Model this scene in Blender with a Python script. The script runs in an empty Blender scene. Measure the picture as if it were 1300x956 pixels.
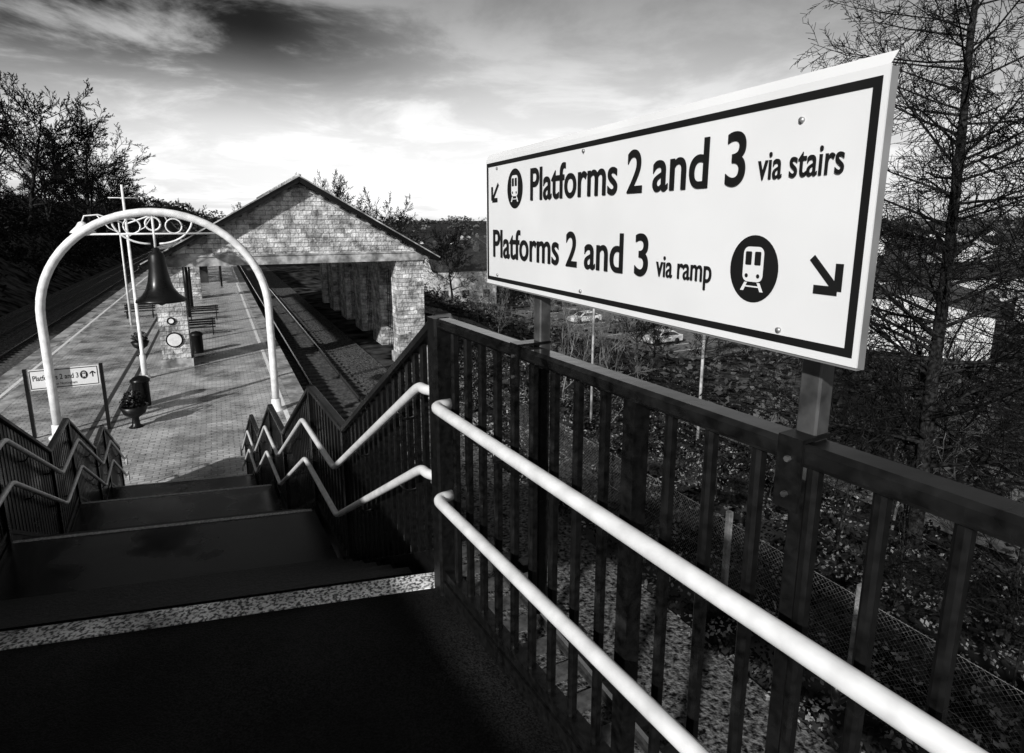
import bpy, math, random
from mathutils import Vector, Matrix
R=math.radians
scene=bpy.context.scene
CAMZ=6.37; DECK=4.67
# ---------------------------------------------------------------- materials
def newmat(name):
    m=bpy.data.materials.new(name); m.use_nodes=True
    nt=m.node_tree; b=nt.nodes['Principled BSDF']
    return m,nt,b
def g(v): return (v,v,v,1)
def diffmat(name,c1,c2,scale,lo=.35,hi=.65,detail=1,bump=0,bd=.05):
    m=bpy.data.materials.new(name); m.use_nodes=True; nt=m.node_tree; N=nt.nodes; Lk=nt.links
    N.remove(N['Principled BSDF']); d=N.new('ShaderNodeBsdfDiffuse'); Lk.new(d.outputs[0],N['Material Output'].inputs['Surface'])
    tc=N.new('ShaderNodeTexCoord'); n=N.new('ShaderNodeTexNoise'); n.inputs['Scale'].default_value=scale; n.inputs['Detail'].default_value=detail
    Lk.new(tc.outputs['Object'],n.inputs['Vector'])
    r=N.new('ShaderNodeValToRGB'); r.color_ramp.elements[0].position=lo; r.color_ramp.elements[1].position=hi
    r.color_ramp.elements[0].color=g(c1); r.color_ramp.elements[1].color=g(c2)
    Lk.new(n.outputs['Fac'],r.inputs['Fac']); Lk.new(r.outputs['Color'],d.inputs['Color'])
    if bump:
        bp=N.new('ShaderNodeBump'); bp.inputs['Strength'].default_value=bump; bp.inputs['Distance'].default_value=bd
        Lk.new(n.outputs['Fac'],bp.inputs['Height']); Lk.new(bp.outputs['Normal'],d.inputs['Normal'])
    return m
def noisemat(name,c1,c2,scale=8,rough=.6,bump=.2,bdist=.01,detail=3,metal=0,lo=.35,hi=.65,rvar=0,spec=.5,big=None):
    m,nt,b=newmat(name); N=nt.nodes; Lk=nt.links
    tc=N.new('ShaderNodeTexCoord')
    n=N.new('ShaderNodeTexNoise'); n.inputs['Scale'].default_value=scale; n.inputs['Detail'].default_value=detail
    Lk.new(tc.outputs['Object'],n.inputs['Vector'])
    r=N.new('ShaderNodeValToRGB'); r.color_ramp.elements[0].position=lo; r.color_ramp.elements[1].position=hi
    r.color_ramp.elements[0].color=g(c1); r.color_ramp.elements[1].color=g(c2)
    Lk.new(n.outputs['Fac'],r.inputs['Fac'])
    col=r.outputs['Color']
    if big:
        n2=N.new('ShaderNodeTexNoise'); n2.inputs['Scale'].default_value=big; n2.inputs['Detail'].default_value=4
        Lk.new(tc.outputs['Object'],n2.inputs['Vector'])
        r2=N.new('ShaderNodeValToRGB'); r2.color_ramp.elements[0].position=.35; r2.color_ramp.elements[1].position=.65
        r2.color_ramp.elements[0].color=g(.35); r2.color_ramp.elements[1].color=g(1.3)
        Lk.new(n2.outputs['Fac'],r2.inputs['Fac'])
        mx=N.new('ShaderNodeMixRGB'); mx.blend_type='MULTIPLY'; mx.inputs['Fac'].default_value=1
        Lk.new(col,mx.inputs['Color1']); Lk.new(r2.outputs['Color'],mx.inputs['Color2']); col=mx.outputs['Color']
    Lk.new(col,b.inputs['Base Color'])
    b.inputs['Roughness'].default_value=rough; b.inputs['Metallic'].default_value=metal
    b.inputs['Specular IOR Level'].default_value=spec
    if rvar:
        n3=N.new('ShaderNodeTexNoise'); n3.inputs['Scale'].default_value=1.3; n3.inputs['Detail'].default_value=4
        Lk.new(tc.outputs['Object'],n3.inputs['Vector'])
        mr=N.new('ShaderNodeMapRange'); mr.inputs['From Min'].default_value=.4; mr.inputs['From Max'].default_value=.6
        mr.inputs['To Min'].default_value=max(.05,rough-rvar); mr.inputs['To Max'].default_value=min(1,rough+rvar)
        Lk.new(n3.outputs['Fac'],mr.inputs['Value']); Lk.new(mr.outputs['Result'],b.inputs['Roughness'])
    if bump:
        bp=N.new('ShaderNodeBump'); bp.inputs['Strength'].default_value=bump; bp.inputs['Distance'].default_value=bdist
        Lk.new(n.outputs['Fac'],bp.inputs['Height']); Lk.new(bp.outputs['Normal'],b.inputs['Normal'])
    return m
def brickmat(name,c1,c2,mortar,bw,bh,ms,rough=.7,vertical=True,bump=.6,bd=.02,rvar=0,lowm=.35,spec=.5,warp=0,hi=1.1,nsc=1.1,sq=.7):
    m,nt,b=newmat(name); N=nt.nodes; Lk=nt.links
    tc=N.new('ShaderNodeTexCoord'); vec=tc.outputs['Object']
    if vertical:
        s=N.new('ShaderNodeSeparateXYZ'); Lk.new(vec,s.inputs[0])
        ad=N.new('ShaderNodeMath'); ad.operation='ADD'; Lk.new(s.outputs[0],ad.inputs[0]); Lk.new(s.outputs[1],ad.inputs[1])
        c=N.new('ShaderNodeCombineXYZ'); Lk.new(ad.outputs[0],c.inputs[0]); Lk.new(s.outputs[2],c.inputs[1]); vec=c.outputs[0]
    if warp:
        nw=N.new('ShaderNodeTexNoise'); nw.inputs['Scale'].default_value=2.2; nw.inputs['Detail'].default_value=2
        Lk.new(vec,nw.inputs['Vector'])
        vm=N.new('ShaderNodeVectorMath'); vm.operation='MULTIPLY_ADD'; Lk.new(nw.outputs['Color'],vm.inputs[0]); vm.inputs[1].default_value=(warp*3,warp,0); Lk.new(vec,vm.inputs[2]); vec=vm.outputs[0]
    br=N.new('ShaderNodeTexBrick'); Lk.new(vec,br.inputs['Vector'])
    br.inputs['Scale'].default_value=1; br.inputs['Brick Width'].default_value=bw; br.inputs['Row Height'].default_value=bh
    br.inputs['Mortar Size'].default_value=ms; br.inputs['Mortar Smooth'].default_value=.3
    br.squash=sq; br.squash_frequency=3
    br.inputs['Color1'].default_value=g(c1); br.inputs['Color2'].default_value=g(c2); br.inputs['Mortar'].default_value=g(mortar)
    n=N.new('ShaderNodeTexNoise'); n.inputs['Scale'].default_value=nsc; n.inputs['Detail'].default_value=6
    n.inputs['Roughness'].default_value=.72
    Lk.new(tc.outputs['Object'],n.inputs['Vector'])
    r=N.new('ShaderNodeValToRGB'); r.color_ramp.elements[0].position=.36; r.color_ramp.elements[1].position=.60
    r.color_ramp.elements[0].color=g(lowm); r.color_ramp.elements[1].color=g(hi); Lk.new(n.outputs['Fac'],r.inputs['Fac'])
    mx=N.new('ShaderNodeMixRGB'); mx.blend_type='MULTIPLY'; mx.inputs['Fac'].default_value=1
    Lk.new(br.outputs['Color'],mx.inputs['Color1']); Lk.new(r.outputs['Color'],mx.inputs['Color2'])
    Lk.new(mx.outputs['Color'],b.inputs['Base Color']); b.inputs['Roughness'].default_value=rough
    b.inputs['Specular IOR Level'].default_value=spec
    n2=N.new('ShaderNodeTexNoise'); n2.inputs['Scale'].default_value=9; n2.inputs['Detail'].default_value=3
    Lk.new(tc.outputs['Object'],n2.inputs['Vector'])
    h=N.new('ShaderNodeMath'); h.operation='SUBTRACT'; Lk.new(n2.outputs['Fac'],h.inputs[0]); Lk.new(br.outputs['Fac'],h.inputs[1])
    bp=N.new('ShaderNodeBump'); bp.inputs['Strength'].default_value=bump; bp.inputs['Distance'].default_value=bd
    Lk.new(h.outputs[0],bp.inputs['Height']); Lk.new(bp.outputs['Normal'],b.inputs['Normal'])
    if rvar:
        mr=N.new('ShaderNodeMapRange'); mr.inputs['From Min'].default_value=.4; mr.inputs['From Max'].default_value=.6
        mr.inputs['To Min'].default_value=rough-rvar; mr.inputs['To Max'].default_value=rough+rvar
        Lk.new(n.outputs['Fac'],mr.inputs['Value']); Lk.new(mr.outputs['Result'],b.inputs['Roughness'])
    return m
M_steel=noisemat('dark_painted_steel',.0015,.008,40,.32,.3,.002,rvar=.12,lo=.3,hi=.7,spec=.25)
M_steelcap=noisemat('top_rail_paint',.002,.010,25,.2,.3,.002,rvar=.1,spec=.9)
M_postgrey=noisemat('lit_post_grey',.02,.06,20,.5,.2,.002)  # paler than the steel: light on the upper sign posts put into the colour
M_hand=noisemat('handrail_coating',.50,.68,14,.34,.08,.001,lo=.3,hi=.7)
M_white=noisemat('white_paint',.6,.8,5,.45,.05,.002)
M_sign=noisemat('sign_face',.62,.70,3,.4,.02,.001,lo=.3,hi=.7)
M_black=noisemat('black_vinyl',.005,.008,5,.6,0,spec=.2)
M_greyback=noisemat('sign_back_aluminium',.3,.4,9,.4,.05,.001,metal=.6)
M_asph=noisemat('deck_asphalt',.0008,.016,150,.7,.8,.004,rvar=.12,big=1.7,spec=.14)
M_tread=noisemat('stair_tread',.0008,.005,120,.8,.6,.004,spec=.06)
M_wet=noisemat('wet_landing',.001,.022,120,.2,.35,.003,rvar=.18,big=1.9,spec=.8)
M_nose=noisemat('grip_strip',.04,.85,70,.6,.8,.004,lo=.40,hi=.56,big=4,detail=3)
M_nose2=noisemat('worn_nosing',.15,.5,60,.5,.6,.004)
M_nose3=noisemat('dark_nosing',.004,.015,60,.5,.6,.004)
M_stone=brickmat('ashlar_stone',.70,.34,.17,.5,.21,.010,.85,True,1,.07,warp=.05,lowm=.20,hi=1.15,nsc=1.5)
M_stone2=noisemat('smooth_stone',.20,.44,4,.8,.5,.01,big=1.5)
M_slate=brickmat('roof_slate',.04,.02,.012,.3,.22,.01,.6,False,.6,.02)
M_pave=brickmat('platform_paving',.50,.36,.17,.30,.15,.013,.36,False,.5,.008,rvar=.16,lowm=.36,warp=.006,hi=1.2,nsc=.6,sq=1)
M_coping=noisemat('platform_coping',.25,.42,6,.6,.3,.005,big=1)
M_brickwall=brickmat('platform_wall',.10,.05,.04,.22,.075,.01,.85)
M_line=noisemat('line_paint',.45,.8,12,.6,.1,.001,lo=.3,hi=.5)
M_darkpave=noisemat('drain_strip',.02,.05,20,.5,.3,.004)
M_ballast=diffmat('ballast',.006,.16,14,.35,.65,4,1,.06)
M_sleeper=noisemat('sleeper',.02,.07,8,.8,.4,.01)
M_railside=noisemat('rail_rust',.01,.03,12,.7,.2,.003)
M_railtop=noisemat('rail_head',.6,.7,12,.22,0,metal=1)
M_ground=diffmat('ground_soil',.005,.075,.9,.38,.66,6)
M_road=diffmat('asphalt_road',.10,.18,3)
M_wood=diffmat('bark',.006,.03,12)
M_twig=diffmat('twig',.006,.016,4)
M_paletwig=diffmat('pale_twig',.05,.2,3)
M_leaf=diffmat('leaf_dark',.003,.024,1.3,.4,.6)
M_leaf2=diffmat('leaf_pale',.008,.26,1.6,.46,.64)
M_far=diffmat('hazed_foliage',.02,.10,.2,.4,.6)  # raised above leaf_dark: distance haze mixed into the colour
M_conc=noisemat('concrete',.2,.38,7,.85,.4,.01,big=2)
M_wire=diffmat('galvanised_wire',.12,.25,20)
M_glass=noisemat('window_glass',.02,.05,2,.08,0)
M_wall=diffmat('rendered_wall',.4,.62,2)
M_car=noisemat('car_paint',.06,.07,2,.25,0)
M_car2=noisemat('car_paint_white',.6,.62,2,.25,0)
M_tyre=noisemat('tyre',.01,.02,10,.8,0)
# ---------------------------------------------------------------- mesh builder
class MB:
    def __init__(s): s.v=[];s.f=[];s.mi=[];s.sm=[];s.mats=[]
    def add(s,vs,fs,mat,smooth=False):
        if mat not in s.mats: s.mats.append(mat)
        k=s.mats.index(mat); o=len(s.v)
        s.v.extend([tuple(p) for p in vs])
        for f in fs:
            s.f.append(tuple(i+o for i in f)); s.mi.append(k); s.sm.append(smooth)
    def box(s,lo,hi,mat):
        x0,y0,z0=lo;x1,y1,z1=hi
        s.add([(x0,y0,z0),(x1,y0,z0),(x1,y1,z0),(x0,y1,z0),(x0,y0,z1),(x1,y0,z1),(x1,y1,z1),(x0,y1,z1)],
              [(3,2,1,0),(4,5,6,7),(0,1,5,4),(1,2,6,5),(2,3,7,6),(3,0,4,7)],mat)
    def prism(s,poly,z0,z1,mat):
        n=len(poly)
        s.add([(p[0],p[1],z0) for p in poly]+[(p[0],p[1],z1) for p in poly],
              [tuple(range(n-1,-1,-1)),tuple(range(n,2*n))]+[(i,(i+1)%n,n+(i+1)%n,n+i) for i in range(n)],mat)
    def sheet(s,poly,z,mat):
        s.add([(p[0],p[1],z) for p in poly],[tuple(range(len(poly)))],mat)
    def extr(s,poly3,d,mat):
        n=len(poly3); d=Vector(d); P=[Vector(p) for p in poly3]
        s.add(P+[p+d for p in P],[tuple(range(n-1,-1,-1)),tuple(range(n,2*n))]+[(i,(i+1)%n,n+(i+1)%n,n+i) for i in range(n)],mat)
    def beam(s,a,b,w,h,mat,bev=0,side=None):
        a=Vector(a);b=Vector(b);d=(b-a).normalized()
        up=Vector((0,0,1))
        if abs(d.z)>.95: sd=Vector(side).normalized() if side else Vector((1,0,0))
        else: sd=d.cross(up).normalized()
        up=sd.cross(d).normalized()
        if bev:
            o=[(-w/2+bev,-h/2),(w/2-bev,-h/2),(w/2,-h/2+bev),(w/2,h/2-bev),(w/2-bev,h/2),(-w/2+bev,h/2),(-w/2,h/2-bev),(-w/2,-h/2+bev)]
        else: o=[(-w/2,-h/2),(w/2,-h/2),(w/2,h/2),(-w/2,h/2)]
        n=len(o)
        vs=[a+sd*x+up*y for x,y in o]+[b+sd*x+up*y for x,y in o]
        s.add(vs,[tuple(range(n)),tuple(range(2*n-1,n-1,-1))]+[(i,n+i,n+(i+1)%n,(i+1)%n) for i in range(n)],mat)
    def tube(s,pts,r,mat,n=8,smooth=True,caps=True):
        pts=[Vector(p) for p in pts]
        if not isinstance(r,(list,tuple)): r=[r]*len(pts)
        ref=None; vs=[]
        for i,p in enumerate(pts):
            if i==0: t=pts[1]-p
            elif i==len(pts)-1: t=p-pts[i-1]
            else: t=(pts[i+1]-p).normalized()+(p-pts[i-1]).normalized()
            if t.length<1e-9: t=Vector((0,0,1))
            t.normalize()
            if ref is None:
                ref=t.cross(Vector((0,0,1)))
                if ref.length<.1: ref=t.cross(Vector((1,0,0)))
            ref=(ref-t*ref.dot(t)).normalized(); bn=t.cross(ref)
            for k in range(n):
                a=2*math.pi*k/n
                vs.append(p+(ref*math.cos(a)+bn*math.sin(a))*r[i])
        fs=[]
        for i in range(len(pts)-1):
            for k in range(n):
                fs.append((i*n+k,i*n+(k+1)%n,(i+1)*n+(k+1)%n,(i+1)*n+k))
        if caps: fs.append(tuple(range(n-1,-1,-1))); fs.append(tuple(range((len(pts)-1)*n,len(pts)*n)))
        s.add(vs,fs,mat,smooth)
    def revolve(s,c,prof,mat,n=28):
        vs=[];fs=[]
        for r,z in prof:
            for k in range(n):
                a=2*math.pi*k/n; vs.append((c[0]+r*math.cos(a),c[1]+r*math.sin(a),c[2]+z))
        for i in range(len(prof)-1):
            for k in range(n): fs.append((i*n+k,i*n+(k+1)%n,(i+1)*n+(k+1)%n,(i+1)*n+k))
        s.add(vs,fs,mat,True)
    def obj(s,name,rotz=0,parent=None,mw=None,loc=None):
        me=bpy.data.meshes.new(name); me.from_pydata(s.v,[],s.f)
        for m in s.mats: me.materials.append(m)
        me.polygons.foreach_set('material_index',s.mi); me.polygons.foreach_set('use_smooth',s.sm)
        me.update()
        o=bpy.data.objects.new(name,me); scene.collection.objects.link(o)
        if mw is not None: o.matrix_world=mw
        else:
            o.rotation_euler=(0,0,rotz)
            if loc: o.location=loc
        if parent: o.parent=parent
        return o
def corner_round(pts,r=.06):
    out=[Vector(pts[0])]
    for i in range(1,len(pts)-1):
        p=Vector(pts[i]);a=(Vector(pts[i-1])-p);b=(Vector(pts[i+1])-p)
        ra=min(r,a.length*.4);rb=min(r,b.length*.4)
        A=p+a.normalized()*ra;B=p+b.normalized()*rb
        for k in range(5):
            t=k/4; out.append(A*(1-t)**2+p*2*t*(1-t)+B*t*t)
    out.append(Vector(pts[-1])); return out
PR=R(26.06)       # heading of the railway (local x = across, y = along)
cl,sl=math.cos(PR),math.sin(PR)
def PW(l,a,z=0): return Vector((l*cl-a*sl,l*sl+a*cl,z))
# ---------------------------------------------------------------- terrain
def sm(x,a,b):
    t=max(0,min(1,(x-a)/(b-a))); return t*t*(3-2*t)
def hz(l,a):
    z=-.95
    if l<-15.8: z+=sm(l,-14.5,-29)*10
    z-=sm(l,10,42)*5.6
    d=math.hypot(l,a)
    if l>0 and d>120: z+=sm(d,120,1000)*14+math.sin(l*.012)*math.cos(a*.009)*2.0*sm(d,150,500)
    if l<=0 and a>170: z+=sm(a,170,700)*12
    if l>11 or l<-17: z+=.25*math.sin(l*.7+a*.3)*math.sin(a*.45)*.8
    return z
def axis(lo,hi,fine_lo,fine_hi,fs):
    xs=[];x=fine_lo
    while x<=fine_hi: xs.append(x);x+=fs
    st=fs;x=xs[-1]
    while x<hi: st*=1.25;x+=st;xs.append(min(x,hi))
    st=fs;x=fine_lo
    while x>lo: st*=1.25;x-=st;xs.insert(0,max(x,lo))
    return xs
mb=MB(); xs=axis(-900,2200,-36,60,1.2); ys=axis(-300,2500,-12,90,1.5)
vs=[(x,y,hz(x,y)) for y in ys for x in xs]; nx=len(xs)
fs=[(j*nx+i,j*nx+i+1,(j+1)*nx+i+1,(j+1)*nx+i) for j in range(len(ys)-1) for i in range(nx-1)]
mb.add(vs,fs,M_ground,True); mb.obj('ground',PR)
mb=MB(); mb.sheet([(-15.6,-40),(-8.3,-40),(-8.3,300),(-15.6,300)],-.9,M_ballast); mb.sheet([(2.3,-40),(7.2,-40),(7.2,300),(2.3,300)],-.9,M_ballast)
mb.obj('track_ballast',PR)
def track(c):
    mb=MB(); y=-20
    while y<170:
        mb.box((c-1.25,y,-.93),(c+1.25,y+.26,-.80),M_sleeper); y+=.68
    for s in(-1,1):
        x=c+s*.7525
        mb.box((x-.07,-30,-.80),(x+.07,280,-.77),M_railside); mb.box((x-.012,-30,-.77),(x+.012,280,-.68),M_railside)
        mb.box((x-.036,-30,-.68),(x+.036,280,-.645),M_railside); mb.box((x-.034,-30,-.645),(x+.034,280,-.64),M_railtop)
    mb.obj('railway_track',PR)
for c in(-10.1,-13.6,4.02): track(c)
mb=MB()
mb.box((-8.45,-14,-.95),(2.4,170,-.02),M_brickwall)
mb.box((-8.0,-14,-.02),(1.95,170,0),M_pave)
mb.box((-8.6,-14,-.06),(-8.0,170,.004),M_coping); mb.box((1.95,-14,-.06),(2.55,170,.004),M_coping)
for x in(-7.75,1.6): mb.box((x,-14,.0),(x+.14,170,.006),M_line)
for x in(-4.05,-3.55): mb.box((x,-14,0),(x+.14,170,.006),M_darkpave)
mb.box((-7.5,-14,0),(-7.05,170,.005),M_coping)
mb.obj('station_platform',PR)
# ---------------------------------------------------------------- landing deck + near railing
A=Vector((-.30,2.53,0)); RD=Vector((.506,-.8626,0)); RI=Vector((-.8626,-.506,0))
def RP(t,off=0,z=0): 
    p=A+RD*t+RI*off; return Vector((p.x,p.y,DECK+z))
S0=Vector((-.376,2.69,0)); SD=Vector((-.485,.875,0)).normalized(); SW=Vector((-2.50,-.62,0)); SI=Vector((-.875,-.485,0)).normalized()
LV=[DECK,DECK*.75,DECK*.5,DECK*.25,0]
KN=[(0,LV[0]),(2.03,LV[1]),(3.40,LV[1]),(5.60,LV[2]),(6.97,LV[2]),(9.10,LV[3]),(10.45,LV[3]),(12.6,0)]
def SP(s,w=0,z=0,off=0):
    p=S0+SD*s+SW*w+SI*off; return Vector((p.x,p.y,z))
def zt(s):
    if s<=0: return DECK
    for (a,za),(b,zb) in zip(KN,KN[1:]):
        if s<=b: return za+(zb-za)*(s-a)/(b-a)
    return 0
fb=bpy.data.objects.new('footbridge_staircase',None); scene.collection.objects.link(fb)
mb=MB()
deckpoly=[SP(0,0),RP(0.0,-.02),RP(7,-.02),RP(7,2.6),SP(0,1.03)]
deckpoly=deckpoly[::-1]
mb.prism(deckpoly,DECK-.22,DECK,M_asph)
q=[SP(0,1.02),SP(0,.0)]
q2=[q[1]+RD*.14,q[0]+RD*.14]
mb.prism([q[0]+RD*.012,q2[1],q2[0],q[1]+RD*.012],DECK,DECK+.005,M_nose)
mb.obj('deck',parent=fb)
mb=MB()
def steps(s0,s1,z0,z1):
    gq=(s1-s0)/6; rise=(z0-z1)/7
    for i in range(1,7):
        a=s0+(i-1)*gq;b=s0+i*gq+.02;z=z0-i*rise
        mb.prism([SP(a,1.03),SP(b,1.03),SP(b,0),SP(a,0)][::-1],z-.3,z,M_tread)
        mb.prism([SP(b-.07,1.02),SP(b-.005,1.02),SP(b-.005,.01),SP(b-.07,.01)][::-1],z,z+.004,M_nose3)
steps(0,2.03,LV[0],LV[1]); steps(3.40,5.60,LV[1],LV[2]); steps(6.97,9.10,LV[2],LV[3]); steps(10.45,12.6,LV[3],0)
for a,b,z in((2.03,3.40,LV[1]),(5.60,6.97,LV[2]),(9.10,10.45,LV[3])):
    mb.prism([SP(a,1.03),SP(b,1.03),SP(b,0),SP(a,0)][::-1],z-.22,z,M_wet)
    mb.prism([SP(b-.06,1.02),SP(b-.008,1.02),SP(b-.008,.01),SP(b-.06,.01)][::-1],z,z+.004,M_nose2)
mb.obj('stair_flights',parent=fb)
mb=MB()
for s in(2.7,6.3,9.8):
    for w in(.08,.92):
        p=SP(s,w); mb.tube([(p.x,p.y,0),(p.x,p.y,zt(s)-.2)],.09,M_steel,10)
for t in(.4,4):
    for o in(.25,2.2):
        p=RP(t,o); mb.tube([(p.x,p.y,-.95),(p.x,p.y,DECK-.2)],.14,M_steel,10)
mb.obj('support_columns',parent=fb)
RH=1.30
def parapet(name,w,inward,solid=False):
    mb=MB()
    for (a,za),(b,zb) in zip(KN,KN[1:]):
        p=SP(a,w,za);q=SP(b,w,zb); d=(q-p).normalized()
        e=.02
        mb.beam(p+Vector((0,0,RH-.03))-d*e,q+Vector((0,0,RH-.03))+d*e,.075,.055,M_steel,.012)
        mb.beam(p+Vector((0,0,.10)),q+Vector((0,0,.10)),.05,.04,M_steel)
        mb.beam(p+Vector((0,0,-.08)),q+Vector((0,0,-.08)),.03,.30,M_steel)
        if solid:
            o=SI*.006
            P_=[p+Vector((0,0,.1)),q+Vector((0,0,.1)),q+Vector((0,0,RH-.05)),p+Vector((0,0,RH-.05))]
            mb.extr([v-o for v in P_],o*2,M_steel)
        n=int((b-a)/.115)
        for i in range(1,n):
            s=a+(b-a)*i/n; c=SP(s,w,zt(s))
            mb.beam(c+Vector((0,0,.1)),c+Vector((0,0,RH-.04)),.022,.045,M_steel,side=SI)
    for s,z in KN:
        c=SP(s,w,z); mb.beam(c+Vector((0,0,-.25 if z>.3 else 0)),c+Vector((0,0,RH-.035)),.07,.07,M_steel,side=SI)
    sg=.095*inward
    for h in(.95,.54):
        pts=[SP(-.12,w,DECK+h,0.02*inward),SP(-.03,w,DECK+h,sg)]
        for s,z in KN: pts.append(SP(s+.05,w,z+h,sg))
        pts.append(SP(12.95,w,h,sg)); pts.append(SP(12.98,w,h-.25,sg))
        mb.tube(corner_round(pts,.10),.0235,M_hand,12)
        s=.4
        while s<12.5:
            z=zt(s-.05); a=SP(s,w,z+h-.02,sg);b=SP(s,w,z+h-.07,sg*.6);c=SP(s,w,z+h-.07,0)
            mb.tube([a,b,c],.008,M_steel,6); s+=.95
    mb.obj(name,parent=fb)
parapet('stair_parapet_right',-0.02,1); parapet('stair_parapet_left',1.04,-1,True)
def railing(P,t0,t1,hr=True,solid=False):
    mb=MB()
    up=lambda p,z: Vector((p.x,p.y,DECK+z))
    mb.beam(up(P(t0,0),RH-.022),up(P(t1,0),RH-.022),.072,.044,M_steelcap,.010)
    mb.beam(up(P(t0,0),.10),up(P(t1,0),.10),.05,.045,M_steel)
    mb.beam(up(P(t0,.028),.0),up(P(t1,.028),.0),.012,.15,M_steel)
    mb.beam(up(P(t0,-.05),-.15),up(P(t1,-.05),-.15),.06,.30,M_steel)
    if solid: mb.beam(up(P(t0,-.02),.68),up(P(t1,-.02),.68),.01,1.16,M_steel)
    t=t0+.1225
    while t<t1:
        k=abs((t-1.2249)/1.2249-round((t-1.2249)/1.2249))<.02
        if k: mb.beam(up(P(t,0),-.25),up(P(t,0),RH-.04),.05,.045,M_steel,side=RI)
        else: mb.beam(up(P(t,0),.12),up(P(t,0),RH-.04),.032,.024,M_steel,.007,side=RI)
        t+=.12249
    if hr:
        for h in(.945,.53):
            pts=[P(.10,.015,h),P(.105,.09,h),P(t1,.09,h)]
            mb.tube(corner_round(pts,.05),.0235,M_hand,16)
            t=.62
            while t<t1:
                mb.tube([P(t,.09,h-.022),P(t,.085,h-.06),P(t,.01,h-.065)],.008,M_steel,8); t+=1.2249
    return mb
mb=railing(RP,0,7)
c=RP(-.02,0); 
mb.beam(Vector((c.x,c.y,DECK-.3)),Vector((c.x,c.y,DECK+RH-.0)),.09,.09,M_steel,.01,side=RI)
mb.beam(SP(-.03,-.02,DECK+RH-.03),RP(.02,0,RH-.03),.07,.05,M_steel)
mb.obj('landing_railing_right',parent=fb)
LPo=SP(0,1.04)
def LP(t,off=0,z=0):
    p=LPo+RD*t-RI*off; return Vector((p.x,p.y,DECK+z))
mb=railing(LP,0,7,True,True); mb.obj('landing_railing_left_shade_panel',parent=fb)  # solid infill, out of view, added to keep sun off the deck
# ---------------------------------------------------------------- big sign
def text(s,body,x,y,width,cap,mat,mw,parent,bold=.012):
    cu=bpy.data.curves.new('lettering','FONT'); cu.body=body; cu.size=1; cu.offset=bold; cu.extrude=.002
    o=bpy.data.objects.new('lettering_'+s,cu); scene.collection.objects.link(o); cu.materials.append(mat)
    bpy.context.view_layer.update()
    w=o.dimensions.x; k=width/w; ky=cap/.72
    x0=min(v[0] for v in o.bound_box)
    o.parent=parent; o.matrix_parent_inverse=Matrix()
    o.location=(x-x0*k,y,.0025); o.scale=(k,ky,.5)
    return o
def poly2(mb,pts,z,mat): mb.add([(p[0],p[1],z) for p in pts],[tuple(range(len(pts)))],mat)
def rrect(cx,cy,w,h,r,n=5):
    out=[]
    for sx,sy,a0 in((1,1,0),(-1,1,90),(-1,-1,180),(1,-1,270)):
        for k in range(n+1):
            a=R(a0+90*k/n); out.append((cx+sx*(w/2-r)+r*math.cos(a),cy+sy*(h/2-r)+r*math.sin(a)))
    return out
def icon(mb,cx,cy,w,h,z):
    poly2(mb,[(cx+w/2*math.cos(2*math.pi*k/40),cy+h/2*math.sin(2*math.pi*k/40)) for k in range(40)],z,M_black)
    poly2(mb,rrect(cx,cy+.07*h,w*.42,h*.52,w*.11),z+.001,M_sign)
    for sx in(-1,1):
        poly2(mb,rrect(cx+sx*w*.095,cy+.16*h,w*.13,h*.2,w*.02),z+.002,M_black)
        poly2(mb,[(cx+sx*w*.12+w*.035*math.cos(k),cy-.1*h+w*.035*math.sin(k)) for k in [j*6.2832/12 for j in range(12)]],z+.002,M_black)
        a=[(cx+sx*w*.10,cy-.2*h),(cx+sx*w*.16,cy-.2*h),(cx+sx*w*.24,cy-.33*h),(cx+sx*w*.17,cy-.33*h)]
        poly2(mb,a if sx<0 else a[::-1],z+.001,M_sign)
    poly2(mb,[(cx-w*.17,cy-.27*h),(cx+w*.17,cy-.27*h),(cx+w*.17,cy-.25*h),(cx-w*.17,cy-.25*h)],z+.0013,M_sign)
def arrow(mb,cx,cy,size,ang,z):
    c,s=math.cos(ang),math.sin(ang); t=size*.11
    L=size*.62
    def q(pts,zz): poly2(mb,[(cx+x*c-y*s,cy+x*s+y*c) for x,y in pts],zz,M_black)
    q([(-L,-t),(L*.75,-t),(L*.75,t),(-L,t)],z)
    for sg in(1,-1):
        tip=Vector((L,0)); d=Vector((-1,sg)).normalized()*size*.75; nrm=Vector((-d.y,d.x)).normalized()*t*1.1
        ps=[tip+nrm,tip-nrm,tip+d-nrm,tip+d+nrm]
        q(ps if sg>0 else ps[::-1],z+.0004*(1 if sg>0 else 2))
SWD,SHT=1.485,.457
X=Vector((.421,-.907,0)).normalized(); Zv=Vector((-.907,-.421,0)).normalized()
mw=Matrix(((X.x,0,Zv.x,-.093),(X.y,0,Zv.y,2.247),(0,1,0,CAMZ-.222),(0,0,0,1)))
sg=bpy.data.objects.new('platform_direction_sign',None); scene.collection.objects.link(sg); sg.matrix_world=mw
def child(mb,name,par):
    o=mb.obj(name); o.parent=par; return o
mb=MB()
mb.box((0,0,-.003),(SWD,SHT-.016,0),M_sign)
mb.add([(0,SHT-.016,0),(SWD,SHT-.016,0),(SWD-.001,SHT+.004,-.016),(0-.004,SHT+.004,-.016)],[(0,1,2,3)],M_sign)
mb.add([(0,0,0),(SWD,0,0),(SWD,-.006,-.02),(0,-.006,-.02)],[(3,2,1,0)],M_sign)
mb.box((-.001,-.005,-.022),(SWD-.002,SHT-.018,-.0035),M_greyback)
child(mb,'panel',sg)
mb=MB(); b=.0135; m0=.014; xt=SWD-.009; yt=SHT-.030
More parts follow.
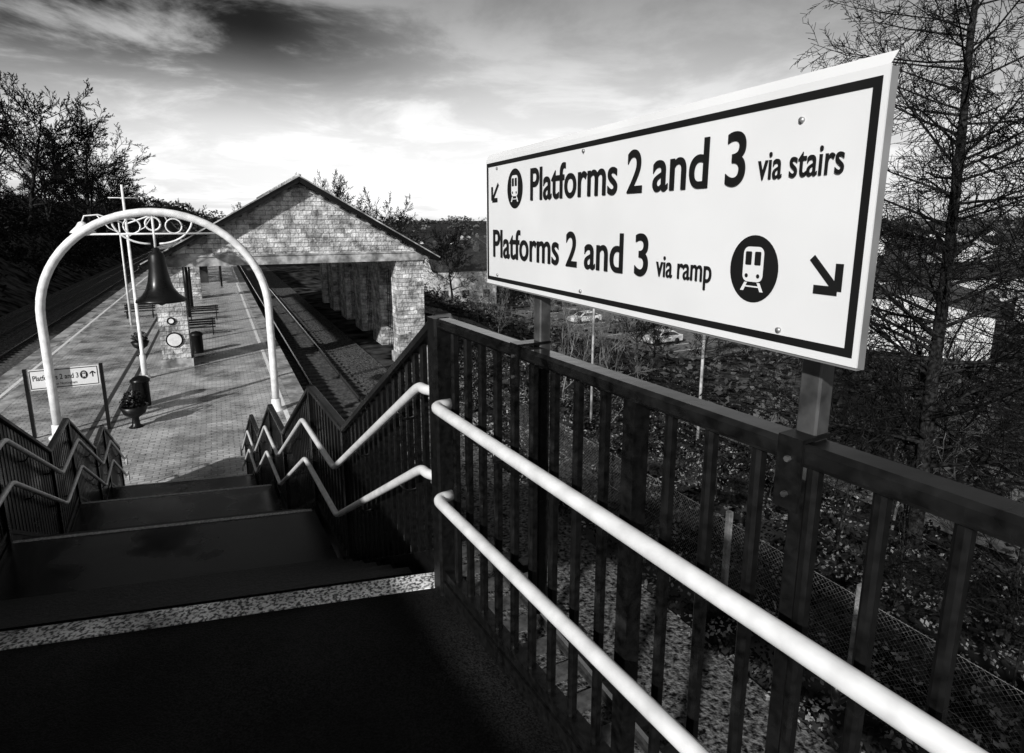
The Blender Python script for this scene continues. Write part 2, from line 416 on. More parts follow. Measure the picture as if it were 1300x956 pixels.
mb.box((m0*.5,m0,.0),(xt,m0+b,.0012),M_black); mb.box((m0*.5,yt-b,.0),(xt,yt,.0012),M_black)
mb.box((m0*.5,m0+b,.0),(m0*.5+b,yt-b,.0012),M_black); mb.box((xt-b,m0+b,.0),(xt,yt-b,.0012),M_black)
icon(mb,.245,.33,.118,.128,.0012); icon(mb,1.268,.138,.112,.122,.0012)
arrow(mb,.083,.325,.062,R(225),.0012); arrow(mb,1.415,.14,.058,R(-45),.0012)
child(mb,'border_and_symbols',sg)
text('1','Platforms 2 and 3',.362,.290,.87,.098,M_black,mw,sg)
text('2','via stairs',1.262,.296,.168,.050,M_black,mw,sg,.006)
text('3','Platforms 2 and 3',.066,.101,.895,.098,M_black,mw,sg)
text('4','via ramp',.992,.104,.172,.050,M_black,mw,sg,.006)
mb=MB()
for u,v in((.67,.405),(1.345,.385),(.67,.036),(1.335,.036),(.10,.405),(.10,.036)):
    mb.tube([(u,v,0),(u,v,.004)],.005,M_greyback,10)
child(mb,'screws',sg)
mb=MB()
for t,of in((.686,-.062),(1.69,-.015)):
    q=RP(t,of)
    mb.beam(Vector((q.x,q.y,DECK+.3)),Vector((q.x,q.y,DECK+RH-.08)),.042,.042,M_steel,.004,side=RI)
    mb.beam(Vector((q.x,q.y,DECK+RH-.08)),Vector((q.x,q.y,CAMZ+.18)),.042,.042,M_postgrey,.004,side=RI)
    mb.beam(RP(t,.044,RH-.13),RP(t,.044,RH+.012),.05,.008,M_steel,side=RD)
    mb.beam(RP(t,.048,RH+.008),RP(t,of-.02,RH+.008),.05,.008,M_steel)
    mb.beam(RP(t,.02,.5),RP(t,of,.5),.04,.03,M_steel)
    for zz in(RH-.10,RH-.03): mb.tube([RP(t,.048,zz),RP(t,.056,zz)],.006,M_postgrey,6,smooth=False)
    Pq=Vector((q.x,q.y,0)); org=Vector((-.093,2.247,0)); dist=(Pq-org).dot(Zv)
    for zz in(CAMZ-.12,CAMZ+.13):
        a=Vector((q.x,q.y,zz)); mb.beam(a,a-Zv*(dist+.023),.04,.03,M_greyback)
o=mb.obj('posts'); o.parent=sg; o.matrix_parent_inverse=mw.inverted()
# ---------------------------------------------------------------- arch lamp
mb=MB(); cx,cy=-1.66,21.4; hw=3.07
pts=[(cx-hw,cy,0),(cx-hw,cy,1.8),(cx-hw,cy,3.6)]+[(cx-hw*math.cos(a),cy,3.6+hw*math.sin(a)) for a in [math.pi*k/32 for k in range(1,32)]]+[(cx+hw,cy,3.6),(cx+hw,cy,1.8),(cx+hw,cy,0)]
mb.tube(pts,.12,M_white,16)
for s in(-1,1):
    mb.revolve((cx+s*hw,cy,0),[(.26,0),(.26,.05),(.17,.08),(.15,.4),(.13,.42)],M_white,20)
for s in(-1,1):
    mb.tube([(cx+s*(.12+.95*math.sin(t)),cy,5.72+.78*(1-math.cos(t))) for t in [math.pi/2*k/10 for k in range(11)]],.03,M_white,8)
    mb.tube([(cx+s*(.55+.22*math.cos(t)),cy,6.25+.22*math.sin(t)) for t in [2*math.pi*k/16 for k in range(17)]],.022,M_white,8)
mb.tube([(cx+.2*math.cos(t),cy,6.32+.2*math.sin(t)) for t in [2*math.pi*k/20 for k in range(21)]],.028,M_white,8)
mb.tube([(cx-1.9,cy,6.02),(cx+1.9,cy,6.02)],.03,M_white,8)
mb.tube([(cx,cy,6.6),(cx,cy,5.5)],.035,M_white,8)
mb.obj('arched_lamp_standard',PR)
mb=MB()
mb.revolve((cx,cy,0),[(.02,5.62),(.10,5.58),(.12,5.48),(.18,5.44),(.22,5.36),(.24,5.15),(.26,4.9),(.31,4.6),(.39,4.35),(.52,4.15),(.68,4.03),(.70,3.96),(.66,3.94),(.5,4.1),(.02,4.4)],M_steel,32)
mb.revolve((cx,cy,0),[(.02,4.15),(.12,4.1),(.14,3.98),(.09,3.86),(.01,3.82)],M_glass,16)
mb.obj('bell_lamp_shade',PR)
mb=MB(); lx,ly=-3.1,28.3
mb.tube([(lx,ly,0),(lx,ly,1),(lx,ly,1.05),(lx,ly,7.8)],[.11,.11,.07,.045],M_white,12)
mb.revolve((lx,ly,0),[(.2,0),(.2,.1),(.12,.16)],M_white,16)
for s in(-1,1):
    mb.tube([(lx,ly,6.3),(lx+s*.9,ly,6.65),(lx+s*1.35,ly,6.6),(lx+s*1.45,ly,6.35)],.03,M_white,8)
    mb.tube([(lx,ly,5.8),(lx+s*.6,ly,6.15),(lx+s*.95,ly,6.65)],.02,M_white,8)
    mb.revolve((lx+s*1.45,ly,0),[(.03,6.4),(.12,6.36),(.22,6.2),(.42,6.0),(.42,5.96),(.1,6.1)],M_white if s<0 else M_steel,20)
mb.tube([(lx-.5,ly,7.3),(lx+.5,ly,7.3)],.02,M_white,6)
mb.obj('platform_lamp_post',PR)
mb=MB(); mb.tube([(-5.2,44,0),(-5.2,44,6.8)],[.08,.04],M_white,10); mb.revolve((-5.2,44,0),[(.03,6.9),(.3,6.7),(.4,6.5),(.1,6.55)],M_white,16)
mb.obj('platform_lamp_post',PR)
# smaller sign on the platform
px0,py0=-5.30,21.6; sw=1.75
mwb=Matrix.Translation(PW(px0,py0,1.47))@Matrix(((cl,0,sl,0),(sl,0,-cl,0),(0,1,0,0),(0,0,0,1)))
s2=bpy.data.objects.new('platform_direction_sign',None); scene.collection.objects.link(s2); s2.matrix_world=mwb
mb=MB(); mb.box((0,0,-.03),(sw,.62,0),M_sign)
mb.box((.03,.03,0),(sw-.03,.055,.002),M_black);mb.box((.03,.565,0),(sw-.03,.59,.002),M_black);mb.box((.03,.055,0),(.055,.565,.002),M_black);mb.box((sw-.055,.055,0),(sw-.03,.565,.002),M_black)
icon(mb,1.36,.35,.2,.26,.003); arrow(mb,1.58,.35,.14,R(90),.003)
mb.box((sw+.02,-1.47,-.06),(sw+.11,.66,.03),M_steel); mb.box((-.11,-1.47,-.06),(-.02,.66,.03),M_steel)
child(mb,'panel_and_posts',s2)
text('5','Platforms 2 and 3',.10,.28,1.12,.16,M_black,mwb,s2); text('6','for Nottingham',.62,.11,.55,.08,M_black,mwb,s2,.005)
# ---------------------------------------------------------------- train shed
shed=bpy.data.objects.new('stone_train_shed',None); scene.collection.objects.link(shed)
x0,x1=-2.54,9.55; xc=3.65; y0,y1=30.0,58.0; zb=4.45
mb=MB()
mb.box((x0,y0,0),(-1.42,y0+1.15,zb),M_stone); mb.box((x0-.08,y0-.08,0),(-1.34,y0+1.23,.35),M_stone2)
mb.box((8.15,y0,-.95),(x1,y0+1.15,zb),M_stone); mb.box((8.05,y0-.08,-.95),(x1+.1,y0+1.23,-.4),M_stone2)
mb.box((x0,y1-1.15,0),(-1.42,y1,zb),M_stone)
child(mb,'piers',shed).rotation_euler=(0,0,PR)
mb=MB(); nb=5; yy=y0+1.15; bay=(y1-yy)/nb
for i in range(nb):
    a=yy+i*bay; b=a+bay; o0=a+1.1 if i else a+.6; o1=b-1.1; rc=(o1-o0)/2; oc=(o0+o1)/2; sp=2.3
    mb.box((8.55,a,-.95),(x1-.05,o0,zb),M_stone); mb.box((8.55,o1,-.95),(x1-.05,b,zb),M_stone)
    arc=[(8.55,oc+rc*math.cos(t),sp+min(rc,1.7)*math.sin(t)) for t in [math.pi*k/14 for k in range(15)]]
    for k in range(14):
        p,q=arc[k],arc[k+1]
        mb.extr([(8.55,p[1],p[2]),(8.55,p[1],zb),(8.55,q[1],zb),(8.55,q[1],q[2])],(x1-.05-8.55,0,0),M_stone)
    yk=o0+.15
    while yk<o1: mb.box((8.9,yk,-.9),(8.93,yk+.03,3.8),M_steel); yk+=.45
    for zz in(.2,1.2,2.2): mb.box((8.89,o0,zz),(8.94,o1,zz+.05),M_steel)
child(mb,'arcade_wall',shed).rotation_euler=(0,0,PR)
mb=MB()
ex0,ex1=-2.9,10.25; ze=4.62; zp=8.4
k=(zp-ze)/(xc-ex0); 
def zr(x): return zp-abs(x-xc)*k
for yg in(y0,y1-.5):
    mb.extr([(x0,yg,zb+.4),(x1,yg,zb+.4),(x1,yg,max(zb+.41,zr(x1)-.12)),(xc,yg,zr(xc)-.15),(x0,yg,max(zb+.41,zr(x0)-.12))],(0,.5,0),M_stone)
child(mb,'gables',shed).rotation_euler=(0,0,PR)
mb=MB()
for yg in(y0-.06,y1-.55):
    mb.box((x0-.05,yg,zb),(x1+.05,yg+.62,zb+.4),M_stone2)
    mb.box((x0-.1,yg-.05,zb+.4),(x1+.1,yg-.003,zb+.48),M_stone2)
mb.box((x0,y0+.6,zb),(x0+.4,y1-.6,zb+.35),M_steel)
child(mb,'lintels',shed).rotation_euler=(0,0,PR)
mb=MB(); th=.14
for s,xe in((-1,ex0),(1,ex1)):
    ya,yb=y0-.55,y1+.4
    mb.extr([(xc,ya,zp),(xe,ya,zr(xe)),(xe,ya,zr(xe)-th),(xc,ya,zp-th)][::(1 if s<0 else -1)],(0,yb-ya,0),M_slate)
    mb.beam((xc,ya-.02,zp-.1),(xe,ya-.02,zr(xe)-.1),.05,.26,M_steel)
    mb.beam((xc,ya-.06,zp+.02),(xe,ya-.06,zr(xe)+.02),.14,.05,M_stone2)
    mb.beam((xc,y0-.08,zp-.33),(xe+(-s)*.4,y0-.08,zr(xe+(-s)*.4)-.33),.16,.12,M_stone2)
    for j in range(9):
        x=xc+s*(.4+j*.72)
        if ex0<x<ex1: mb.box((x-.05,ya+.06,zr(x)-.32),(x+.05,y0-.09,zr(x)-.19),M_steel)
    mb.tube([(xe+s*.05,ya,zr(xe)-.1),(xe+s*.05,yb,zr(xe)-.1)],.07,M_steel,8)
mb.tube([(xc,y0-.57,zp+.03),(xc,y1+.4,zp+.03)],.1,M_stone2,8)
for y in(36,41,46,51):
    mb.beam((x0,y,zb+.3),(x1,y,zb+.3),.2,.25,M_steel); mb.beam((xc,y,zb+.3),(xc,y,zp-.3),.15,.15,M_steel)
    for s in(-1,1): mb.beam((xc,y,zb+.5),(xc+s*3.2,y,zr(xc+3.2)-.25),.12,.12,M_steel)
    mb.tube([(-2.0,y,0),(-2.0,y,zb)],.11,M_steel,10)
child(mb,'roof',shed).rotation_euler=(0,0,PR)
mb=MB()
def disc(x,y,z,r,mat,th=.04): mb.tube([(x,y,z),(x,y-th,z)],r,mat,28,smooth=False)
disc(-2.0,29.995,1.25,.34,M_steel,.05); disc(-2.0,29.94,1.25,.28,M_white,.02)
mb.obj('round_notice',PR)
mb=MB(); disc(-2.05,29.995,2.1,.17,M_steel,.05); disc(-2.05,29.94,2.1,.10,M_white,.02); mb.obj('round_notice',PR)
# ---------------------------------------------------------------- platform furniture
def bench(l,a):
    mb=MB()
    for i in range(4): mb.box((l-.9,a+i*.11,.44),(l+.9,a+i*.11+.09,.48),M_steel)
    for i in range(3): mb.box((l-.9,a+.46,.55+i*.13),(l+.9,a+.49,.65+i*.13),M_steel)
    for s in(-.75,.75): mb.beam((l+s,a+.02,0),(l+s,a+.02,.44),.05,.05,M_steel); mb.beam((l+s,a+.43,0),(l+s,a+.50,.95),.05,.05,M_steel); mb.beam((l+s,a,.66),(l+s,a+.45,.66),.05,.04,M_steel)
    mb.obj('platform_bench',PR)
bench(-1.3,38); bench(-1.1,44); bench(-5.0,47)
def bin_(l,a):
    mb=MB(); mb.revolve((l,a,0),[(.02,0),(.25,0),(.27,.06),(.27,.85),(.31,.88),(.31,.95),(.2,1.05),(.02,1.1)],M_steel,20); mb.obj('litter_bin',PR)
bin_(-2.8,24.0); bin_(-1.25,33.0)
rng=random.Random(5)
def leaf_cloud(mb,c,rad,n,size,mat,rng,shell=.5):
    vs=[];fs=[]
    for i in range(n):
        while True:
            d=Vector((rng.uniform(-1,1),rng.uniform(-1,1),rng.uniform(-1,1)))
            if shell<d.length<1: break
        p=Vector((c[0]+d.x*rad[0],c[1]+d.y*rad[1],c[2]+d.z*rad[2]))
        u=Vector((rng.gauss(0,1),rng.gauss(0,1),rng.gauss(0,1))).normalized(); w=u.orthogonal().normalized(); s=size*rng.uniform(.5,1.3)
        k=len(vs); vs+= [p-u*s,p+w*s*.6,p+u*s,p-w*s*.6]; fs.append((k,k+1,k+2,k+3))
    mb.add(vs,fs,mat)
for l,a in((-3.7,33.5),(-2.75,21.5)):
    mb=MB(); mb.revolve((l,a,0),[(.02,0),(.22,0),(.12,.08),(.10,.3),(.3,.45),(.4,.7),(.34,.7)],M_steel,18)
    leaf_cloud(mb,(l,a,.85),(.36,.36,.35),400,.05,M_leaf,rng,0); mb.obj('platform_planter',PR)
mb=MB()
mb.box((-5.5,66,3.6),(.8,92,3.85),M_steel)
for y in range(67,93,5):
    for x in(-4.8,.2): mb.tube([(x,y,0),(x,y,3.6)],.09,M_steel,8)
mb.box((-4,72,0),(-1,86,3.2),M_glass); mb.obj('platform_canopy',PR)
# ---------------------------------------------------------------- fence
mb=MB(); fl=8.3; a=-5.5
while a<29:
    mb.beam((fl,a,hz(fl,a)-.1),(fl,a,hz(fl,a)+1.95),.11,.11,M_conc,.015,side=(1,0,0)); a+=2.62
z0=-.9;H=1.75; a=-3
while a<16:
    for k4 in range(6):
        u0,u1=H*k4/6,H*(k4+1)/6
        mb.tube([(fl-.06,a+u0,z0+u0),(fl-.06,a+u1,z0+u1)],.0022,M_wire,3,caps=False); mb.tube([(fl-.064,a+H-u0,z0+u0),(fl-.064,a+H-u1,z0+u1)],.0022,M_wire,3,caps=False)
    a+=.085
for z in(-.8,0,.84): mb.tube([(fl-.07,-6,z),(fl-.07,29.7,z)],.004,M_wire,4)
mb.obj('chain_link_fence',PR)
# ---------------------------------------------------------------- trees
def branch(mb,p,d,L,r,lv,maxlv,rng,P):
    n=5 if lv==0 else (4 if lv<maxlv else 2)
    if lv==0 and P.get('nt'): n=P['nt']
    pts=[p.copy()];rad=[r]; cur=p.copy(); dd=d.normalized()
    for i in range(1,n+1):
        w=P['wob']*(.5 if lv==0 else 1)
        dd=(dd+Vector((rng.gauss(0,w),rng.gauss(0,w),rng.gauss(0,w)+P['up'][min(lv,len(P['up'])-1)]))).normalized()
        cur=cur+dd*(L/n); pts.append(cur.copy()); rad.append(max(P['rmin'],r*(1-i/n*P['taper'])))
    mb.tube(pts,rad,P.get('m0',M_wood) if lv<2 else P.get('m1',M_twig),7 if lv==0 else (5 if lv==1 else 3),caps=False)
    if lv>=maxlv: return
    k=P['kids'][lv]
    for j in range(k):
        f=P['start'][lv]+(1-P['start'][lv])*(j+rng.random())/k
        x=f*n; i=min(int(x),n-1); q=pts[i].lerp(pts[i+1],x-i)
        axis=(pts[i+1]-pts[i]).normalized()
        az=rng.uniform(0,6.283); perp=axis.orthogonal().normalized(); perp.rotate(Matrix.Rotation(az,3,axis))
        an=R(rng.gauss(P['ang'][lv],9)); nd=axis*math.cos(an)+perp*math.sin(an)
        fall=(1-.55*f) if lv else P['prof'](f)
        branch(mb,q,nd,L*P['len'][lv]*fall*rng.uniform(.75,1.2),max(P['rmin'],(rad[i])*P['rr'][lv]),lv+1,maxlv,rng,P)
DEC=dict(wob=.13,up=[.03,.06,.05,.03],taper=.85,kids=[13,9,7,4],start=[.22,.2,.15,.1],ang=[48,42,40,38],len=[.55,.5,.48,.45],rr=[.5,.5,.5,.6],rmin=.006,prof=lambda f:1.0-.45*f)
def tree_mesh(name,seed,h,r,P,lv):
    mb=MB(); branch(mb,Vector((0,0,-.2)),Vector((0,0,1)),h,r,0,lv,random.Random(seed),P); o=mb.obj(name); return o
def place(src,name,loc,sc=1,rz=0):
    o=bpy.data.objects.new(name,src.data); scene.collection.objects.link(o); o.location=loc; o.scale=(sc,sc,sc); o.rotation_euler=(0,0,rz); return o
D1=dict(DEC); D1['rmin']=.014; D1['kids']=[18,11,7,5]; D1['len']=[.72,.5,.48,.45]; D1['ang']=[52,40,36,34]
t1=tree_mesh('bare_tree',11,8,.20,D1,4); t2=tree_mesh('bare_tree',12,7.5,.17,D1,4)
t1.location=PW(19,72,-2.8); t1.scale=(1.2,)*3
t2.location=PW(29,78,-4.5); t2.scale=(1.1,)*3
rngp=random.Random(3)
for l,a,s in((13,88,1.35),(16,96,1.35),(44,120,1.2),(75,95,1.0),(66,86,.8),(90,85,.9),(70,140,1.2),(100,130,1.2),(24,110,1.2),(33,42,.6),(38,39,.7),(30,36,.5),(44,40,.7)):
    place(rngp.choice([t1,t2]),'bare_tree',PW(l,a,hz(l,a)),s,rngp.uniform(0,6))
for l,a,s in((-20,132,2.4),(-21,126,1.9),(-22,101,2.2),(-24,92,2.1),(-27,84,2.0),(-22,112,1.6),(-19,150,1.8),(-18,165,1.5),(-14,185,1.5),(-4,195,1.4),(8,190,1.4),(-25,76,1.7),(-19,140,1.9)):
    place(rngp.choice([t1,t2]),'bare_tree',PW(l,a,hz(l,a)-.5),s,rngp.uniform(0,6))
CON=dict(wob=.07,up=[.01,.03,-.03,-.05],taper=.93,kids=[135,21,8],start=[.10,.1,.1],ang=[72,50,45],len=[.28,.36,.42],rr=[.32,.45,.6],rmin=.0055,prof=lambda f:1.12-.75*f,nt=9)
L1=tree_mesh('larch_tree',21,17.5,.18,CON,3); L1.location=(9.45,12.9,-1.3)
C2=dict(CON); C2['kids']=[80,14,6]
L2=tree_mesh('larch_tree',22,14,.13,C2,3); L2.location=(13.3,13.6,-1.6); L2.scale=(1.1,)*3; L2.rotation_euler=(0,0,4.2)
place(L2,'larch_tree',(17.5,19.0,-2),1.2,2.2); place(L2,'larch_tree',(8.7,9.3,-1.3),.5,1.2)
SC=dict(DEC); SC.update(kids=[9,6,4],rmin=.005,ang=[35,38,36],up=[.04,.08,.05],len=[.6,.5,.45])
b1=tree_mesh('bare_shrub',31,3.2,.03,SC,3)
SC2=dict(SC); SC2['m0']=M_paletwig; SC2['m1']=M_paletwig
b2=tree_mesh('bare_shrub',32,3.6,.035,SC2,3)
b1.location=PW(10.6,12,-1.1); b2.location=PW(11.2,16,-1.1)
rs=random.Random(8)
for i in range(80):
    l=rs.uniform(9.6,30) ; a=rs.uniform(3,60)
    if a>26 and l<11.3: l+=3
    if abs(l-(17.5))<1.7 and a<60: continue
    place(rs.choice([b1,b2]),'bare_shrub',PW(l,a,hz(l,a)-.1),rs.uniform(.5,1.3),rs.uniform(0,6))
# ---------------------------------------------------------------- undergrowth masses
def leaves_ground(name,mat,n,fl_,fa,size,hgt,seed,rej=None):
    mb=MB(); rg=random.Random(seed); vs=[];fs=[]
    for i in range(n):
        l=fl_(rg);a=fa(rg)
        if rej and rej(l,a): continue
        clump=(math.sin(l*1.9+1)*math.sin(a*1.3)+math.sin(l*.7+a*.9))*.5
        z=hz(l,a)+max(0,(.5+clump)*hgt)*rg.random()**.6+.02
        u=Vector((rg.gauss(0,1),rg.gauss(0,1),rg.gauss(0,.6))).normalized(); w=u.cross(Vector((rg.gauss(0,.5),rg.gauss(0,.5),1))).normalized(); s=size*rg.uniform(.5,1.4)
        p=Vector((l,a,z)); k=len(vs); vs+=[p-u*s,p+w*s*.6,p+u*s,p-w*s*.6]; fs.append((k,k+1,k+2,k+3))
    mb.add(vs,fs,mat); return mb.obj(name,PR)
rj=lambda l,a:(abs(l-17.5)<1.4) or (a>29 and l<10.2)
leaves_ground('ivy_undergrowth',M_leaf2,50000,lambda r:7.0+abs(r.gauss(0,6)),lambda r:r.uniform(-4,32),.045,.5,1,rj)
leaves_ground('bramble_undergrowth',M_leaf,22000,lambda r:8.6+abs(r.gauss(0,9)),lambda r:r.uniform(-4,60),.08,1.1,2,rj)
leaves_ground('scrub_vegetation',M_far,24000,lambda r:r.uniform(18,90),lambda r:r.uniform(0,120),.24,1.6,4,lambda l,a:(33<l<61 and 40<a<80))
mb=MB(); rg=random.Random(17)
for i in range(260):
    l=-17.3-rg.random()*16; a=rg.uniform(35,190)
    s=rg.uniform(.9,2.3)
    leaf_cloud(mb,(l,a,hz(l,a)+s*.35),(s*1.2,s*1.2,s*.95),220,.19,M_leaf,rg,.45)
mb.obj('embankment_bushes',PR)
mb=MB(); rg=random.Random(23)
for i in range(200):
    if rg.random()<.72: l=rg.uniform(20,520); a=rg.uniform(190,420)-l*.15
    else: l=rg.uniform(-60,30); a=rg.uniform(200,330)
    s=rg.uniform(2,4.2); leaf_cloud(mb,(l,a,hz(l,a)+s*.4),(s*1.6,s*1.6,s),90,.6,M_far,rg,.3)
for i in range(260):
    th_=R(rg.uniform(-8,80)); d=rg.uniform(480,1000); l=d*math.sin(th_); a=d*math.cos(th_)
    s=rg.uniform(4,9)*(1 if rg.random()<.7 else .5); leaf_cloud(mb,(l,a,hz(l,a)+s*.3),(s*2.2,s*2.2,s),70,1.8,M_far,rg,.2)
mb.obj('distant_woodland',PR)
mb=MB()
n=40; vs=[]
for i in range(n+1):
    a=-10+i*2; vs+=[(16.3,a,hz(16.3,a)+.10),(18.7,a,hz(18.7,a)+.10)]
mb.add(vs,[(2*i,2*i+1,2*i+3,2*i+2) for i in range(n)],M_road,True); mb.obj('footpath',PR)
CPZ=-6.2
mb=MB(); mb.prism([(36,43),(58,43),(58,77),(36,77)],-7.5,CPZ,M_road)
for i in range(13): mb.box((39,45+i*2.5,CPZ),(44,45+i*2.5+.1,CPZ+.006),M_line); mb.box((50,45+i*2.5,CPZ),(55,45+i*2.5+.1,CPZ+.006),M_line)
mb.obj('car_park',PR)
def carmesh(paint):
    mb=MB()
    prof=[(-2.1,.3),(2.1,.3),(2.15,.6),(2.0,.78),(1.1,.92),(.45,1.38),(-.9,1.42),(-1.75,1.0),(-2.12,.92)]
    secs=[(-.86,.92),(-.8,1),(.8,1),(.86,.92)]
    vs=[];nP=len(prof)
    for y,k in secs:
        for x,z in prof:
            inn=1 if z<.95 else .82
            vs.append((x*(.98 if abs(y)>.82 else 1),y*inn,z if abs(y)<.82 else .3+(z-.3)*k))
    fs=[tuple(range(nP-1,-1,-1)),tuple(range(3*nP,4*nP))]+[(j*nP+i,j*nP+(i+1)%nP,(j+1)*nP+(i+1)%nP,(j+1)*nP+i) for j in range(3) for i in range(nP)]
    mb.add(vs,fs,paint)
    for s in(-1,1):
        mb.add([(.95,s*.84,.97),(.42,s*.77,1.28),(-.85,s*.77,1.31),(-1.5,s*.84,1.0)],[(0,1,2,3)],M_glass)
        for x in(-1.3,1.3): mb.tube([(x,s*.88,.32),(x,s*.68,.32)],.32,M_tyre,16)
    mb.add([(1.09,.62,.95),(1.09,-.62,.95),(.5,-.58,1.37),(.5,.58,1.37)],[(0,1,2,3)],M_glass)
    return mb
ca=carmesh(M_car2).obj('parked_car'); cb=carmesh(M_car).obj('parked_car')
cars=[(0,1,ca),(0,4,cb),(0,7,ca),(0,8,cb),(1,1,ca),(1,3,cb),(1,5,ca),(1,9,cb),(1,10,ca),(0,11,cb),(1,0,cb)]
used=set()
for i,(c_,j,src) in enumerate(cars):
    if src.name not in used: used.add(src.name); o=src
    else: o=bpy.data.objects.new('parked_car',src.data); scene.collection.objects.link(o)
    o.location=PW(41.5+11*c_,46.3+j*2.5,CPZ+.005); o.rotation_euler=(0,0,PR+(0 if i%2 else math.pi))
def house(l,a,w,d,h,rh,rz,wall=M_wall,name='house'):
    e=bpy.data.objects.new(name,None); scene.collection.objects.link(e); e.location=PW(l,a,hz(l,a)-.3); e.rotation_euler=(0,0,rz)
    mb=MB(); mb.box((-w/2,-d/2,-1),(w/2,d/2,h),wall)
    for s in(-1,1): mb.add([(s*w/2,-d/2,h),(s*w/2,d/2,h),(s*w/2,0,h+rh)],[(0,1,2) if s>0 else (2,1,0)],wall)
    child(mb,'walls',e)
    mb=MB()
    for s in(-1,1): mb.extr([(-w/2-.3,s*(d/2+.3),h-.15),(w/2+.3,s*(d/2+.3),h-.15),(w/2+.3,0,h+rh+.1),(-w/2-.3,0,h+rh+.1)][::s],(0,0,.15),M_slate)
    if name=='house': mb.box((w/4,-.4,h),(w/4+.8,.4,h+rh+1),M_brickwall)
    child(mb,'roof',e)
    mb=MB(); nf=max(1,int(h//2.7)); nw=max(2,int(w//3))
    for f in range(nf):
        for i in range(nw):
            x=-w/2+w*(i+.5)/nw
            for s in(-1,1):
                if f==0 and i==0: lo,hi=.0,2.1
                else: lo,hi=f*2.7+.9,f*2.7+2.1
                mb.box((x-.55,s*(d/2+.03)-.03,lo),(x+.55,s*(d/2+.03)+.03,hi),M_glass)
    child(mb,'windows',e)
rh_=random.Random(40)
for i in range(58):
    l=rh_.uniform(70,330); a=rh_.uniform(85,300)
    if i>40:
        f_=rh_.uniform(140,280); l=(.30+.16*rh_.random())*f_; a=.93*f_
    house(l,a,rh_.uniform(8,14),rh_.uniform(7,9),5.2,2.4,rh_.uniform(0,3.1),rh_.choice([M_wall,M_brickwall,M_wall]))
for i,(u,f_) in enumerate(((.36,96),(.40,104),(.345,116),(.39,124),(.37,138),(.43,118),(.335,146))):
    house(u*f_,.938*f_,10+i%3*2,8,5.2,2.6,.35+.25*(i%3),[M_wall,M_brickwall,M_wall][i%3])
for l,a,w,rz in((75,66,26,.5),(110,60,40,.3),(80,105,30,.6),(110,30,36,.2),(70,40,20,.9)):
    house(l,a,w,14,4.5,1.6,rz,M_wall,'warehouse')
for x,y,z0,z1,r in((2.9,21.0,-1.6,4.6,.05),(6.6,20.2,-1.6,3.2,.06),(1.3,11.5,-.9,3.4,.03)):
    mb=MB(); mb.tube([(x,y,z0),(x,y,z1)],[r,r*.8],M_conc,8); mb.revolve((x,y,z1),[(r*1.2,0),(r*2.5,.05),(r*2.5,.1),(.01,.16)],M_conc,10); mb.obj('lighting_column')
# ---------------------------------------------------------------- world, sun, camera
SUNV=Vector((-.46,-.888,0)).normalized(); EL=R(25)
w=bpy.data.worlds.new('World'); scene.world=w; w.use_nodes=True; nt=w.node_tree; N=nt.nodes; Lk=nt.links
bg=N['Background']; bg.inputs['Strength'].default_value=.10
sky=N.new('ShaderNodeTexSky'); sky.sky_type='NISHITA'; sky.sun_disc=False; sky.sun_elevation=EL
sky.sun_rotation=math.atan2(SUNV.x,SUNV.y)%(2*math.pi); sky.air_density=1.0; sky.dust_density=2.5
sp=N.new('ShaderNodeSeparateColor'); Lk.new(sky.outputs[0],sp.inputs[0])
def math_(op,a,b=None,clamp=False):
    n=N.new('ShaderNodeMath'); n.operation=op; n.use_clamp=clamp
    for i,v in enumerate((a,b)):
        if v is None: continue
        if isinstance(v,(int,float)): n.inputs[i].default_value=v
        else: Lk.new(v,n.inputs[i])
    return n.outputs[0]
def mrange(v,a,b,c=0,d=1):
    n=N.new('ShaderNodeMapRange'); n.interpolation_type='SMOOTHSTEP'; Lk.new(v,n.inputs[0])
    for i,x in enumerate((a,b,c,d)): n.inputs[i+1].default_value=x
    return n.outputs[0]
lum=math_('ADD',math_('MULTIPLY',sp.outputs[0],.8),math_('MULTIPLY',sp.outputs[1],.2))
tc=N.new('ShaderNodeTexCoord'); sx=N.new('ShaderNodeSeparateXYZ'); Lk.new(tc.outputs['Generated'],sx.inputs[0])
zz=math_('ADD',math_('MAXIMUM',sx.outputs[2],0),.12)
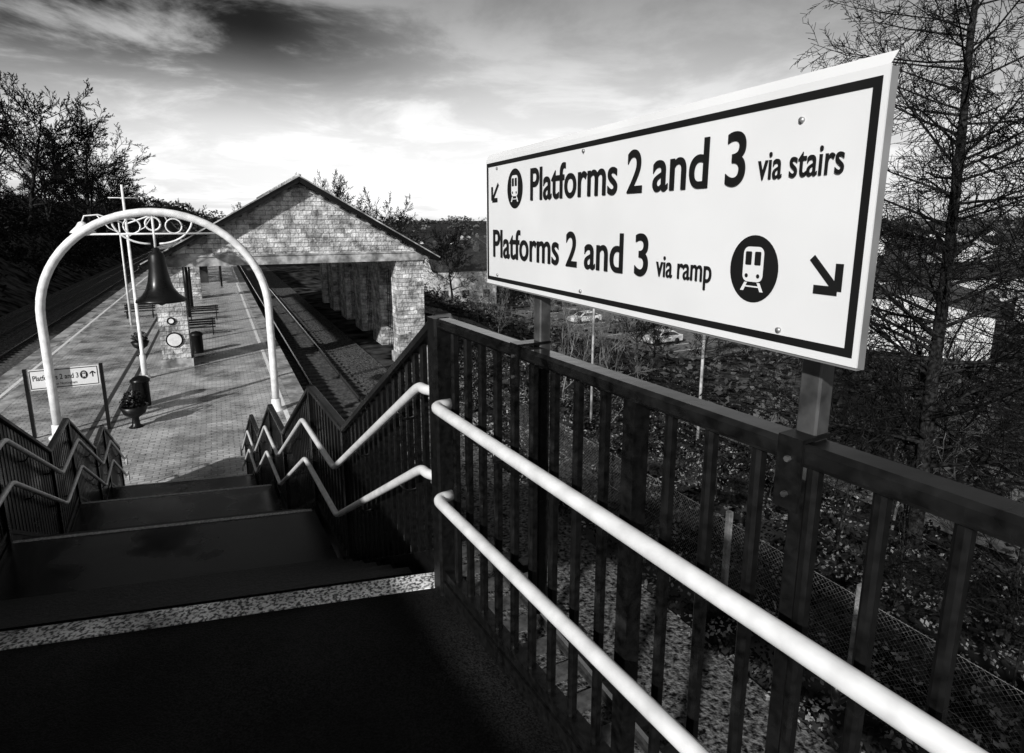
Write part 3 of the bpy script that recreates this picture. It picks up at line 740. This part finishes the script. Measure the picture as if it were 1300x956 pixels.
cb_=N.new('ShaderNodeCombineXYZ'); Lk.new(math_('DIVIDE',sx.outputs[0],zz),cb_.inputs[0]); Lk.new(math_('DIVIDE',sx.outputs[1],zz),cb_.inputs[1])
cb_.inputs[2].default_value=3.7
n1=N.new('ShaderNodeTexNoise'); n1.inputs['Scale'].default_value=1.3; n1.inputs['Detail'].default_value=8; n1.inputs['Roughness'].default_value=.62; n1.inputs['Distortion'].default_value=.35
Lk.new(cb_.outputs[0],n1.inputs['Vector'])
dens=mrange(n1.outputs['Fac'],.30,.53)
mask=math_('MULTIPLY',mrange(sx.outputs[2],.12,.27),mrange(sx.outputs[0],.02,-.36))
cl_=math_('MULTIPLY',dens,mask)
soft=math_('MULTIPLY',mrange(n1.outputs['Fac'],.36,.62),.24)
haze=mrange(sx.outputs[2],.04,.36,9.8,.8)
lobe=mrange(sx.outputs[0],.0,.75,1.0,.5)
lobe2=mrange(sx.outputs[0],-.35,-.75,1.0,.55)
f=math_('MULTIPLY',math_('SUBTRACT',1,math_('MULTIPLY',cl_,.95)),math_('SUBTRACT',1,soft))
base=math_('ADD',lum,math_('MULTIPLY',haze,math_('MULTIPLY',lobe,lobe2)))
fin=math_('MULTIPLY',base,f)
Lk.new(fin,bg.inputs['Color'])
sd=bpy.data.lights.new('sun','SUN'); sd.energy=5.0; sd.angle=R(1.2); sd.color=(1,.995,.985)
so=bpy.data.objects.new('sun',sd); scene.collection.objects.link(so)
dirv=Vector((-SUNV.x*math.cos(EL),-SUNV.y*math.cos(EL),-math.sin(EL)))
so.rotation_euler=dirv.to_track_quat('-Z','Y').to_euler()
cam=bpy.data.cameras.new('camera'); co=bpy.data.objects.new('camera',cam); scene.collection.objects.link(co)
co.location=(0,0,CAMZ); co.rotation_euler=(R(90-11.24),0,0)
cam.sensor_width=36; cam.lens=760*36/1300; cam.shift_y=-45/1300; cam.clip_start=.05; cam.clip_end=6000
scene.camera=co
scene.view_settings.view_transform='Standard'; scene.view_settings.look='None'; scene.view_settings.exposure=0
print('verts',sum(len(m.vertices) for m in bpy.data.meshes))
